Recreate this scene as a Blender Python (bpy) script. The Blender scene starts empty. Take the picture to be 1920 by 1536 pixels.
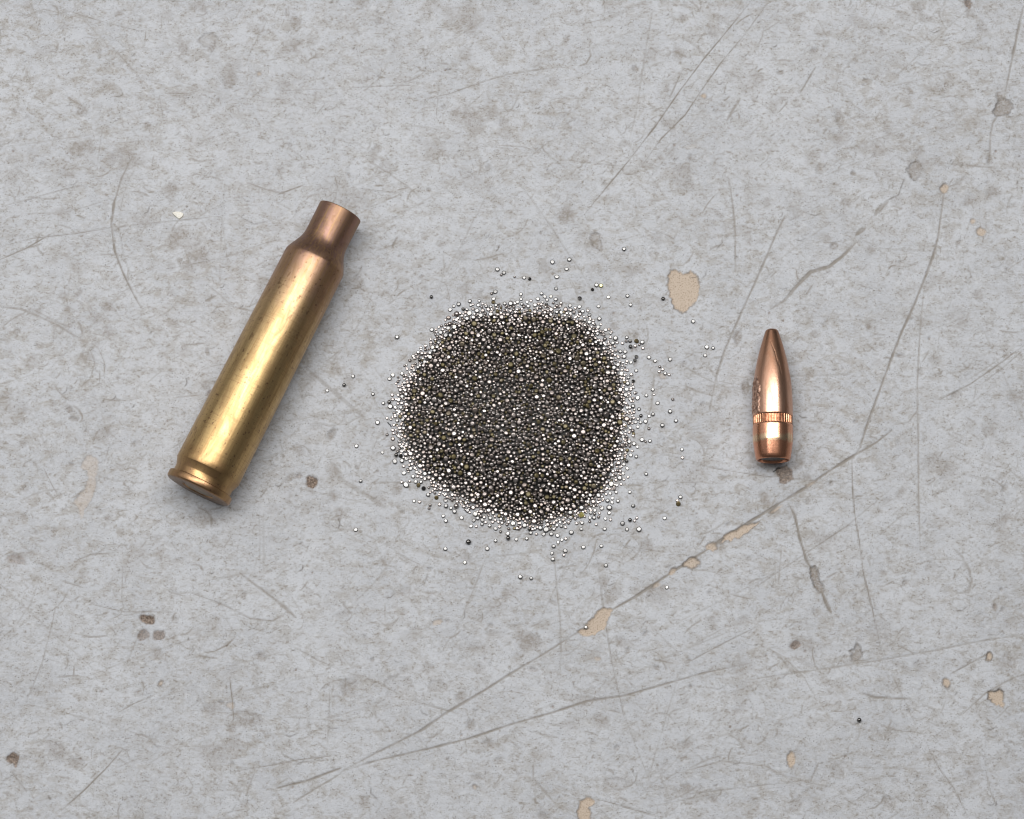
import bpy, bmesh, math, random
import numpy as np
from mathutils import Vector, Matrix, noise as mnoise

random.seed(7)
RNG = np.random.default_rng(11)
scene = bpy.context.scene
scene.unit_settings.system = 'METRIC'
scene.unit_settings.scale_length = 0.01          # one unit is one centimetre
COL = scene.collection

# ------------------------------------------------------------------ camera
TILT = math.radians(12.0)
DIST = 40.4
CAM = np.array([0.0, -DIST * math.sin(TILT), DIST * math.cos(TILT)])
cam_data = bpy.data.cameras.new('camera')
cam_data.lens = 100.0
cam_data.sensor_width = 36.0
cam_data.clip_start = 1.0
cam_data.clip_end = 1000.0
cam = bpy.data.objects.new('camera', cam_data)
COL.objects.link(cam)
cam.location = CAM
cam.rotation_euler = (TILT, 0, 0)
scene.camera = cam

# ------------------------------------------------------------------ light
world = bpy.data.worlds.new('World')
scene.world = world
world.use_nodes = True
bg = world.node_tree.nodes['Background']
bg.inputs[0].default_value = (0.95, 0.97, 1.0, 1)
bg.inputs[1].default_value = 0.09

def softbox(name, loc, target, sx, sy, power, colour=(1, 1, 1)):
    l = bpy.data.lights.new(name, 'AREA')
    l.shape = 'RECTANGLE'
    l.size = sx
    l.size_y = sy
    l.energy = power
    l.color = colour
    o = bpy.data.objects.new(name, l)
    COL.objects.link(o)
    o.location = loc
    d = Vector(target) - Vector(loc)
    o.rotation_euler = d.to_track_quat('-Z', 'Y').to_euler()
    return o

# one bright strip softbox overhead, the paler ceiling it hangs under, and a little light from the left
def watts(radiance, sx, sy):
    return radiance * math.pi * sx * sy
softbox('strip_softbox', (-2, 8.8, 45), (-1, 1, 0), 56, 15, watts(8.4, 56, 15), (1.0, 0.985, 0.97))
softbox('ceiling_panel', (-40, 50, 80), (-4, 4, 0), 110, 90, watts(0.84, 110, 90), (0.985, 0.99, 1.0))
softbox('side_fill_lamp', (-80, 22, 40), (0, 0, 0), 60, 50, watts(0.40, 60, 50), (0.97, 0.985, 1.0))

scene.render.engine = 'CYCLES'
scene.cycles.pixel_filter_type = 'BLACKMAN_HARRIS'
scene.cycles.filter_width = 1.15
scene.view_settings.view_transform = 'Standard'
scene.view_settings.look = 'None'
scene.view_settings.exposure = 0.0
scene.view_settings.gamma = 1.0

# ------------------------------------------------------------------ helpers
def px(u, v, z=0.0):
    """a point of the photograph (1920 x 1536) carried down onto the plane at height z"""
    u = np.asarray(u, float)
    v = np.asarray(v, float)
    x = (u - 960) / 1920 * 0.36
    y = -(v - 768) / 1920 * 0.36
    dx = x
    dy = y * math.cos(TILT) + math.sin(TILT)
    dz = y * math.sin(TILT) - math.cos(TILT)
    k = (z - CAM[2]) / dz
    return CAM[0] + k * dx, CAM[1] + k * dy

PX = 1.0 / 132.0     # one photograph pixel in cm, near enough anywhere on the ground

def link(name, mesh, mat=None, parent=None):
    o = bpy.data.objects.new(name, mesh)
    COL.objects.link(o)
    if mat is not None:
        mesh.materials.append(mat)
    if parent is not None:
        o.parent = parent
    return o

def empty(name, loc, rot=(0, 0, 0)):
    o = bpy.data.objects.new(name, None)
    o.empty_display_size = 0.3
    COL.objects.link(o)
    o.location = loc
    o.rotation_euler = rot
    return o

def tag(o, label, cat, group=None, kind=None):
    o['label'] = label
    o['category'] = cat
    if group:
        o['group'] = group
    if kind:
        o['kind'] = kind

class NT:
    def __init__(self, name):
        self.m = bpy.data.materials.new(name)
        self.m.use_nodes = True
        self.t = self.m.node_tree
        self.b = self.t.nodes['Principled BSDF']
    def n(self, typ, **kw):
        nd = self.t.nodes.new(typ)
        for k, v in kw.items():
            setattr(nd, k, v)
        return nd
    def set(self, sock, v):
        if isinstance(v, bpy.types.NodeSocket):
            self.t.links.new(v, sock)
        else:
            sock.default_value = v
    def noise(self, vec, scale, detail=4, rough=0.55, dist=0.0):
        nd = self.n('ShaderNodeTexNoise')
        self.set(nd.inputs['Vector'], vec)
        nd.inputs['Scale'].default_value = scale
        nd.inputs['Detail'].default_value = detail
        nd.inputs['Roughness'].default_value = rough
        nd.inputs['Distortion'].default_value = dist
        return nd.outputs['Fac']
    def map(self, v, a, b, c=0.0, d=1.0, smooth=False):
        nd = self.n('ShaderNodeMapRange')
        if smooth:
            nd.interpolation_type = 'SMOOTHSTEP'
        self.set(nd.inputs[0], v)
        for i, q in enumerate((a, b, c, d)):
            self.set(nd.inputs[i + 1], q)
        return nd.outputs[0]
    def math(self, op, a, b=0.0, clamp=False):
        nd = self.n('ShaderNodeMath', operation=op)
        nd.use_clamp = clamp
        self.set(nd.inputs[0], a)
        self.set(nd.inputs[1], b)
        return nd.outputs[0]
    def mix(self, f, a, b, mode='MIX'):
        nd = self.n('ShaderNodeMix', data_type='RGBA', blend_type=mode)
        self.set(nd.inputs[0], f)
        self.set(nd.inputs[6], a)
        self.set(nd.inputs[7], b)
        return nd.outputs[2]
    def ramp(self, f, stops):
        nd = self.n('ShaderNodeValToRGB')
        e = nd.color_ramp.elements
        while len(e) < len(stops):
            e.new(0.5)
        for q, (p, c) in zip(e, stops):
            q.position = p
            q.color = (*c, 1) if len(c) == 3 else c
        self.set(nd.inputs[0], f)
        return nd.outputs[0]
    def attr(self, name):
        nd = self.n('ShaderNodeAttribute')
        nd.attribute_name = name
        return nd.outputs['Fac']
    def obj(self, scale=(1, 1, 1)):
        tc = self.n('ShaderNodeTexCoord')
        if scale == (1, 1, 1):
            return tc.outputs['Object']
        mp = self.n('ShaderNodeMapping')
        self.set(mp.inputs['Vector'], tc.outputs['Object'])
        mp.inputs['Scale'].default_value = scale
        return mp.outputs[0]
    def bump(self, h, dist, strength=1.0, normal=None):
        nd = self.n('ShaderNodeBump')
        self.set(nd.inputs['Height'], h)
        nd.inputs['Distance'].default_value = dist
        nd.inputs['Strength'].default_value = strength
        if normal is not None:
            self.set(nd.inputs['Normal'], normal)
        return nd.outputs[0]

# ------------------------------------------------------------------ ground: painted, scratched concrete
def ground_material():
    g = NT('painted_concrete')
    o = g.obj()
    tc = o
    paint = (0.450, 0.464, 0.490, 1)
    # soft mottling of the worn paint
    big = g.noise(o, 0.9, 4, 0.6)
    mid = g.noise(g.obj((4.2, 6.0, 5)), 1.0, 7, 0.68, 0.5)
    fine = g.noise(g.obj((19, 26, 22)), 1.0, 5, 0.68, 0.6)
    streak = g.noise(g.obj((9, 44, 10)), 1.0, 5, 0.7, 1.6)
    c = g.mix(g.map(big, 0.38, 0.62), (0.445, 0.458, 0.484, 1), (0.505, 0.520, 0.548, 1))
    huge = g.noise(o, 0.35, 3, 0.5)
    wornness = g.map(mid, 0.46, 0.64)
    c = g.mix(g.math('MULTIPLY', wornness, g.map(huge, 0.38, 0.62, 0.45, 0.9)), c, (0.345, 0.326, 0.303, 1))
    flk = g.math('MULTIPLY', g.map(fine, 0.52, 0.62), g.map(mid, 0.40, 0.58, 0.2, 0.85))
    c = g.mix(flk, c, (0.265, 0.243, 0.216, 1))
    stk = g.math('MULTIPLY', g.map(streak, 0.55, 0.70), g.map(big, 0.35, 0.6, 0.7, 0.4))
    c = g.mix(stk, c, (0.27, 0.25, 0.225, 1))
    light = g.noise(g.obj((14, 20, 14)), 1.0, 4, 0.65, 0.8)
    c = g.mix(g.map(light, 0.53, 0.66, 0, 0.6), c, (0.55, 0.562, 0.582, 1))
    # small dark grit caught in the paint
    sp = g.noise(o, 52, 3, 0.55)
    gate = g.noise(o, 7, 3, 0.5)
    dots = g.math('MULTIPLY', g.map(sp, 0.60, 0.67), g.map(gate, 0.40, 0.55))
    c = g.mix(g.math('MULTIPLY', dots, 0.8), c, (0.13, 0.12, 0.11, 1))
    # worn-in marks and painted recess shade, carried by the mesh
    gr = g.math('MULTIPLY', g.attr('grime'), g.map(g.noise(o, 26, 5, 0.7, 0.5), 0.36, 0.62, 0.45, 1.35), clamp=True)
    c = g.mix(gr, c, (0.215, 0.182, 0.150, 1))
    c = g.mix(g.attr('scratch'), c, (0.245, 0.222, 0.195, 1))
    chipc = g.ramp(g.noise(o, 48, 5, 0.7), [(0.34, (0.17, 0.115, 0.075)), (0.42, (0.42, 0.335, 0.255)), (0.54, (0.54, 0.445, 0.355)), (0.68, (0.41, 0.335, 0.265))])
    c = g.mix(g.attr('chip'), c, chipc)
    holec = g.ramp(g.noise(o, 40, 5, 0.7), [(0.30, (0.04, 0.03, 0.025)), (0.5, (0.20, 0.15, 0.115)), (0.68, (0.42, 0.33, 0.27))])
    c = g.mix(g.attr('hole'), c, holec)
    c = g.mix(g.attr('nick_and_shade'), c, (0.105, 0.088, 0.070, 1))  # dark nicks and scratch lines, plus recess shade painted round the chips
    g.set(g.b.inputs['Base Color'], c)
    g.set(g.b.inputs['Roughness'], g.map(fine, 0.3, 0.7, 0.42, 0.60))
    g.b.inputs['Specular IOR Level'].default_value = 0.35
    h = g.math('ADD', g.math('MULTIPLY', fine, 0.6), g.math('MULTIPLY', streak, 0.5))
    h = g.math('ADD', h, g.math('MULTIPLY', g.noise(o, 90, 3, 0.6), 0.4))
    g.set(g.b.inputs['Normal'], g.bump(h, 0.010, 0.6))
    return g.m

def fbm(ny, nx, cell, octaves=3, seed=0):
    """value noise in 0..1 over an ny by nx raster"""
    r = np.random.default_rng(seed)
    out = np.zeros((ny, nx), np.float32)
    amp, tot = 1.0, 0.0
    for k in range(octaves):
        c = max(cell / 2 ** k, 1.0)
        gy, gx = int(ny / c) + 3, int(nx / c) + 3
        t = r.random((gy, gx), dtype=np.float32)
        yy = np.arange(ny, dtype=np.float32) / c
        xx = np.arange(nx, dtype=np.float32) / c
        iy = yy.astype(int); fy = yy - iy; fy = fy * fy * (3 - 2 * fy)
        ix = xx.astype(int); fx = xx - ix; fx = fx * fx * (3 - 2 * fx)
        a = t[iy][:, ix] * (1 - fx) + t[iy][:, ix + 1] * fx
        b = t[iy + 1][:, ix] * (1 - fx) + t[iy + 1][:, ix + 1] * fx
        out += amp * (a * (1 - fy)[:, None] + b * fy[:, None])
        tot += amp
        amp *= 0.55
    return out / tot

SP = 0.0155
X0, X1, Y0, Y1 = -7.9, 7.9, -6.35, 6.7
NX = int((X1 - X0) / SP) + 1
NY = int((Y1 - Y0) / SP) + 1

# long and short scratches seen in the photograph: points, width in photo pixels, strength
SCRATCH = [
 ([(248,294),(228,335),(214,380),(209,420),(215,470),(232,515),(252,555),(266,578)],6,.62),
 ([(257,305),(236,350),(226,390),(224,430),(232,480),(250,530),(268,570)],2.4,.45),
 ([(110,15),(190,40),(280,63)],2.6,.6), ([(55,0),(73,42)],2.2,.45), ([(255,57),(276,102)],2.2,.45),
 ([(209,88),(235,115),(262,145)],4,.4), ([(0,388),(60,372),(120,355),(170,345)],2.2,.7),
 ([(110,400),(160,388),(215,370)],2.2,.45), ([(0,463),(60,447),(140,438),(220,425),(350,412),(420,405)],2.2,.6),
 ([(0,487),(50,465),(102,435)],3,.75), ([(192,215),(193,240),(190,255),(182,310)],2.2,.5),
 ([(298,175),(306,224)],2.2,.5), ([(510,20),(490,60),(470,95),(460,125)],3,.35), ([(310,174),(345,175)],3.2,.7),
 ([(520,365),(570,347)],3.2,.75), ([(120,130),(160,125),(260,112)],2.2,.45), ([(405,255),(440,246)],2.6,.6),
 ([(300,508),(430,480),(500,455),(545,445)],1.8,.5), ([(20,310),(60,335),(90,350)],3.2,.4),
 ([(0,155),(80,152)],2.2,.4), ([(300,0),(345,3)],2.6,.6), ([(525,170),(640,166)],2.2,.45),
 ([(640,165),(750,160),(775,160)],2.2,.55), ([(800,185),(845,175),(900,155),(950,140),(1000,132),(1055,125)],3,.65),
 ([(870,165),(930,145),(980,135)],2.2,.45), ([(825,140),(817,230)],1.8,.5),
 ([(862,185),(890,225),(920,260)],1.8,.5), ([(955,320),(990,365),(1030,420),(1065,475),(1090,510),(1120,560)],2.2,.6),
 ([(1410,0),(1370,50),(1320,110),(1275,170),(1230,235),(1180,300),(1130,360),(1095,403)],3.2,.95),
 ([(1443,0),(1400,60),(1350,120),(1315,170),(1285,215),(1240,260),(1190,330)],2.8,.8),
 ([(1225,10),(1215,70),(1205,130),(1195,200),(1180,265)],3.4,.42), ([(1280,130),(1255,185)],4,.45),
 ([(980,305),(1030,265)],2.6,.45), ([(685,355),(745,362)],2.2,.65), ([(1050,300),(1150,310),(1245,315)],2.2,.45),
 ([(1035,0),(1045,100)],1.8,.35), ([(1280,70),(1310,90),(1325,110)],8,.3), ([(1090,45),(1140,35)],3.4,.45),
 ([(1130,40),(1180,15),(1210,5)],8,.22), ([(1530,125),(1515,150),(1500,175)],4.5,.55),
 ([(1388,185),(1375,205),(1363,226)],6,.5), ([(1362,155),(1357,178)],3.2,.5),
 ([(1660,165),(1740,145),(1795,130)],2.2,.55), ([(1920,10),(1908,60),(1900,100),(1892,140),(1885,172)],6,.55),
 ([(1872,215),(1862,230),(1857,255),(1855,303)],6,.5), ([(1365,330),(1370,360),(1375,390),(1378,430),(1379,510)],5,.5),
 ([(1472,405),(1455,440),(1440,475),(1425,510),(1400,565),(1380,610),(1360,655),(1345,700),(1330,770)],5.5,.55),
 ([(1665,378),(1645,395),(1640,405)],9,.5), ([(1622,428),(1605,440)],13,.65),
 ([(1605,455),(1580,480),(1555,500),(1520,510),(1495,535),(1470,565),(1445,580)],8,.62),
 ([(1770,360),(1760,440),(1750,480),(1735,520),(1715,570),(1690,625),(1665,690),(1645,745),(1625,800),(1612,840),(1600,860)],6,.62),
 ([(1735,520),(1725,620),(1720,720),(1722,840),(1722,920),(1725,1030)],4.5,.5),
 ([(1598,860),(1598,905),(1602,960),(1612,1020),(1618,1070),(1635,1140),(1655,1230)],3,.7),
 ([(1672,808),(1640,832),(1600,855),(1560,880),(1510,915),(1460,945),(1420,970),(1370,1000),(1320,1035),(1250,1080),(1190,1120),(1145,1145),(1085,1185)],6,.8),
 ([(1085,1185),(1030,1220),(960,1262),(900,1300),(840,1335),(790,1370),(720,1405),(690,1420),(640,1447)],5.5,.6),
 ([(640,1447),(700,1428),(800,1405),(880,1385),(960,1358),(1040,1335),(1100,1315),(1170,1305),(1250,1282),(1320,1262),(1410,1243)],5,.62),
 ([(520,1478),(580,1463),(640,1440)],5.5,.7), ([(550,1505),(590,1480),(640,1450)],4.5,.5),
 ([(1280,866),(1350,880),(1430,893),(1520,900),(1597,904)],2.4,.65),
 ([(1367,1137),(1440,1085),(1500,1045),(1530,1025),(1590,985),(1690,900)],2.6,.45),
 ([(1290,1242),(1340,1215),(1425,1172)],2.8,.6),
 ([(1400,1275),(1540,1255),(1650,1238),(1750,1220),(1850,1200),(1920,1190)],4.5,.45),
 ([(1780,1265),(1830,1238),(1855,1225)],3.2,.65), ([(1616,1300),(1640,1308),(1690,1310),(1710,1310)],6,.55),
 ([(1735,1390),(1760,1440),(1790,1480),(1815,1533)],3.2,.65), ([(1672,1265),(1690,1300),(1715,1355)],2.6,.45),
 ([(1790,1030),(1805,1045),(1818,1070),(1822,1090),(1815,1112),(1795,1112)],7,.45),
 ([(1478,945),(1490,965),(1500,1010),(1512,1050),(1522,1068)],7,.75), ([(1540,1108),(1548,1128),(1558,1148)],9,.85),
 ([(1465,1030),(1460,1095)],4,.4), ([(1452,1030),(1454,1098)],3,.35),
 ([(1920,648),(1870,685),(1820,720),(1760,750)],4,.5), ([(1920,655),(1880,690),(1830,728)],2.4,.45), ([(1905,650),(1850,690),(1800,722)],2.4,.4),
 ([(1590,1510),(1640,1478)],2.4,.5), ([(1535,1430),(1520,1465)],4.5,.5), ([(1710,1488),(1740,1470)],2.4,.4),
 ([(1037,1020),(1042,1080),(1050,1160),(1052,1220),(1050,1260)],4,.42),
 ([(1120,1050),(1130,1130),(1145,1230),(1160,1300),(1170,1340),(1200,1420),(1225,1480)],3.2,.45),
 ([(915,1035),(890,1100),(865,1160),(848,1200)],3,.42), ([(1000,1430),(1000,1460),(1040,1505)],5,.45),
 ([(640,1257),(720,1285),(760,1310),(830,1330),(880,1345)],2.8,.5),
 ([(1110,1495),(1160,1510),(1230,1530)],2.6,.75), ([(112,1095),(100,1160),(80,1240),(60,1290),(45,1325)],3,.42),
 ([(230,1065),(228,1120),(235,1150)],2.6,.45), ([(150,1120),(180,1135),(230,1147),(330,1147)],2.4,.5),
 ([(430,1265),(435,1310),(438,1355)],2.8,.9), ([(223,1335),(250,1320),(290,1303)],3.2,.65),
 ([(230,1405),(200,1440),(160,1480),(115,1520)],3.2,.65), ([(450,1075),(490,1105),(530,1135),(555,1158)],8,.5),
 ([(355,1110),(420,1135),(470,1160),(510,1165),(535,1150)],4,.45), ([(450,1170),(505,1188),(535,1170)],2.4,.5),
 ([(420,1450),(480,1440),(560,1425),(640,1415)],2.6,.65), ([(525,1400),(530,1415),(560,1430),(620,1425)],2.6,.5),
 ([(618,1290),(615,1400)],2.2,.5), ([(545,1210),(600,1240),(640,1257)],2.4,.5), ([(20,1445),(50,1485)],4,.55),
 ([(0,575),(40,580),(100,605),(165,645)],5.5,.5), ([(60,580),(120,610)],3.2,.45), ([(80,875),(95,905),(115,940)],2.4,.45),
 ([(486,960),(488,1070)],4,.3), ([(494,960),(494,1070)],7,.2), ([(575,690),(620,730),(650,755),(690,790)],10,.33),
 ([(625,870),(640,900),(690,930),(720,950)],12,.33), ([(690,905),(760,905),(780,903)],3,.5),
 ([(1228,690),(1222,760),(1205,820)],4.5,.42), ([(1190,900),(1320,905)],2.2,.45), ([(1210,845),(1290,862),(1340,878)],2.2,.5),
 ([(1310,700),(1270,640),(1240,605)],1.8,.35), ([(145,1050),(170,1040),(215,1037)],4,.5), ([(70,1055),(115,1072)],2.2,.5),
 ([(210,1200),(240,1150)],2.2,.4), ([(260,1190),(235,1250)],4,.35), ([(475,1110),(560,1080)],1.8,.3),
 ([(255,865),(300,860)],1.8,.4), ([(195,870),(205,835)],2.6,.55), ([(345,647),(385,643)],4,.5),
 ([(385,565),(405,555)],5,.55), ([(735,465),(745,445)],5,.65), ([(710,560),(690,600)],1.8,.35),
 ([(1540,820),(1530,830)],3,.4), ([(1800,905),(1750,930)],2.4,.45), ([(1640,1010),(1700,960)],3,.35),
 ([(1870,720),(1750,810)],2,.35), ([(1860,790),(1850,960)],1.8,.35), ([(1790,825),(1810,835)],3.2,.6),
 ([(1700,560),(1740,610)],2,.4), ([(1140,1290),(1200,1310)],2,.4), ([(1300,1390),(1400,1370)],1.8,.35),
 ([(1280,1490),(1520,1462)],2.2,.5), ([(1280,1400),(1480,1425)],2,.35), ([(870,1050),(960,1040),(1010,1035)],2.6,.4),
 ([(1150,1020),(1200,1028),(1250,1037)],2.2,.5), ([(740,1035),(790,1060)],2.6,.45), ([(735,1050),(705,1090),(665,1130)],5,.3),
]
# stains, pits and bare spots: centre, radii, turn, kind, strength
SPOTS = [
 (432,150,11,15,10,'pit',.55),(152,206,12,9,0,'pit',.55),(310,30,15,12,0,'soft',.45),(552,42,10,13,15,'pit',.5),(538,22,4,9,10,'pit',.5),
 (725,315,14,14,0,'soft',.55),(706,282,11,9,0,'pit',.45),(946,230,9,11,20,'pit',.5),(1283,330,22,17,-15,'soft',.65),(1290,345,16,12,0,'pit',.4),
 (1575,222,7,18,-10,'pit',.5),(1575,262,18,16,0,'soft',.35),(1620,282,18,12,0,'soft',.35),(1725,308,22,14,-20,'soft',.5),(1758,302,10,8,0,'soft',.4),
 (1875,185,8,12,0,'pit',.6),(1817,5,10,11,0,'hole',.7),(1725,10,14,12,0,'pit',.5),(1700,30,10,12,0,'soft',.4),
 (1654,62,6,8,0,'soft',.5),(1476,38,7,8,0,'soft',.45),(1527,96,8,7,0,'pit',.6),(1465,135,7,6,0,'pit',.6),(1855,300,6,8,0,'pit',.6),
 (585,903,10,12,-10,'hole',1),(276,1163,15,9,10,'hole',.95),(268,1191,10,8,0,'hole',.55),(295,1192,11,9,0,'hole',.65),(27,1425,12,14,0,'hole',.9),
 (1470,889,14,15,0,'hole',.8),(1492,1211,9,7,0,'hole',.75),(1597,1242,22,7,-10,'soft',.5),(30,1050,17,9,10,'hole',.4),(50,1040,16,6,-10,'soft',.5),
 (1385,630,8,14,0,'pit',.7),(1398,728,7,13,-10,'pit',.65),(622,815,8,13,25,'pit',.7),(545,896,15,6,-25,'soft',.7),
 (560,893,6,5,0,'hole',.4),(622,882,14,15,0,'soft',.55),(590,800,14,7,0,'soft',.4),(655,1290,16,15,0,'pit',.5),(660,1280,22,8,-10,'soft',.4),(745,1288,24,24,0,'rim',.5),(818,1290,15,12,-10,'rim',.5),
 (882,1359,8,11,0,'pit',.5),(1155,1467,23,10,10,'rim',.55),(1185,507,17,14,0,'soft',.5),(918,1395,10,8,0,'pit',.4),(893,1215,20,12,30,'soft',.5),
 (930,1190,18,8,10,'soft',.5),(957,1112,15,8,0,'soft',.5),(465,1345,26,9,20,'rim',.65),(388,1165,12,7,0,'soft',.3),(380,1190,18,14,0,'soft',.35),(920,1172,5,4,0,'pit',.5),
 (1885,915,7,7,0,'pit',.5),(1795,742,9,8,0,'pit',.5),(1688,668,8,4,0,'pit',.6),(1800,590,22,16,0,'soft',.4),(1710,545,26,10,-10,'soft',.35),
 (490,530,10,16,10,'soft',.45),(390,660,4,8,-15,'pit',.6),(392,738,5,8,10,'hole',.5),(137,785,8,5,0,'pit',.6),(115,555,9,8,0,'soft',.5),(180,645,8,6,0,'soft',.45),
 (320,550,10,6,-15,'soft',.5),(1515,1245,25,5,25,'soft',.4),(1690,1250,22,6,30,'soft',.5),(1385,1335,14,5,-8,'soft',.5),(1865,1137,5,5,0,'hole',.4),(1697,1093,5,7,0,'pit',.5),
 (1395,1162,16,7,-8,'soft',.5),(770,700,12,8,-20,'soft',.4),(1225,655,14,8,0,'soft',.3),(1230,560,26,6,10,'soft',.4),(1205,575,8,14,15,'soft',.35),(900,340,24,18,20,'soft',.3),
 (880,345,14,16,0,'rim',.3),(1320,770,10,9,0,'soft',.35),(1540,1275,20,7,30,'soft',.35),(260,830,8,7,0,'soft',.35),(975,1235,13,9,0,'soft',.3),(1000,1256,8,5,0,'hole',.25),
 (1405,445,8,16,0,'soft',.5),(1365,425,10,14,0,'soft',.5),(1645,268,7,6,0,'soft',.4),(1690,270,6,5,0,'soft',.4),(1565,760,12,10,0,'soft',.3),(1600,325,6,5,0,'pit',.6),
 (1300,265,9,5,0,'soft',.4),(1873,1308,14,17,0,'chip',1),(1483,1423,8,14,8,'chip',1),(1775,1281,6,10,-25,'chip',.95),(1855,1231,7,8,25,'chip',.95),(1772,354,7,8,0,'chip',.85),
 (1824,415,6,5,0,'chip',.8),(1838,434,9,7,0,'chip',.85),(1318,180,5,4,0,'chip',.85),(1296,1056,13,9,-15,'chip',.9),(1332,1027,10,7,-20,'chip',.9),(1262,1074,8,5,-30,'chip',.8),
 (1230,1098,8,4,-30,'chip',.6),(820,1165,9,5,-30,'chip',.55),(890,1475,4,4,0,'chip',.6),(485,138,4,4,0,'chip',.6),(1295,275,12,5,-10,'chip',.12),(430,1322,7,6,0,'chip',.45),
 (300,1281,4,5,0,'chip',.7),(1243,705,8,5,20,'chip',.4),(1455,955,14,3,-33,'chip',.65),(1120,1235,6,4,0,'chip',.5),(1255,640,9,3,20,'chip',.3),(1520,906,8,3,-33,'chip',.4),
]
POLY = [
 ([(1465,425),(1510,408),(1570,415),(1600,435),(1650,434),(1690,410),(1730,450),(1760,520),(1775,580),(1760,650),(1735,720),(1680,780),(1640,820),(1590,835),(1545,815),(1510,790),(1490,750),(1500,690),(1470,650),(1455,590),(1458,500)], 5.333, 980, 430, 1.0, 1.0),
 ([(1325,475),(1360,470),(1390,430),(1425,405),(1435,370),(1470,348),(1520,345),(1528,368),(1500,400),(1490,430),(1480,465),(1440,490),(1395,510),(1350,495)], 3.0, 640, 1024, 1.0, 1.0),
 ([(1375,1410),(1430,1425),(1425,1450),(1395,1475),(1400,1510),(1405,1560),(1345,1560),(1330,1490),(1340,1440)], 3.0, 640, 1024, 1.0, 1.0),
 ([(1425,977),(1412,992),(1385,1008),(1350,1018),(1362,1002),(1400,984)], 1.0, 0, 0, 0.95, 1.0),
 ([(480,1030),(515,1020),(550,1060),(540,1120),(545,1180),(520,1260),(480,1330),(455,1390),(440,1330),(415,1290),(460,1230),(500,1160),(490,1110),(445,1090)], 3.0, 0, 512, 0.42, 0.5),
 ([(720,110),(745,108),(765,140),(775,200),(798,245),(790,265),(760,250),(735,225),(720,180)], 3.0, 1280, 1024, -1.0, 1.2),
 ([(1790,545),(1810,560),(1855,580),(1860,605),(1830,640),(1790,655),(1760,655),(1742,625),(1765,580)], 3.0, 1280, 0, -0.9, 1.2),
 ([(1255,950),(1290,915),(1330,905),(1350,940),(1345,975),(1320,1005),(1300,1018),(1280,990)], 3.0, 1280, 0, -0.75, 1.0),
 ([(975,540),(990,560),(1010,590),(1020,610),(1000,625),(985,645),(955,650),(945,625),(960,605),(930,590),(965,585)], 3.0, 1280, 1024, -0.85, 1.0),
 ([(1395,1310),(1425,1305),(1455,1320),(1465,1370),(1468,1405),(1450,1412),(1410,1385),(1398,1350)], 3.0, 640, 0, -1.0, 1.0),
 ([(1105,235),(1150,190),(1195,180),(1222,215),(1215,250),(1185,268),(1140,255)], 3.0, 0, 0, -0.45, 0.8),
]

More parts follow.
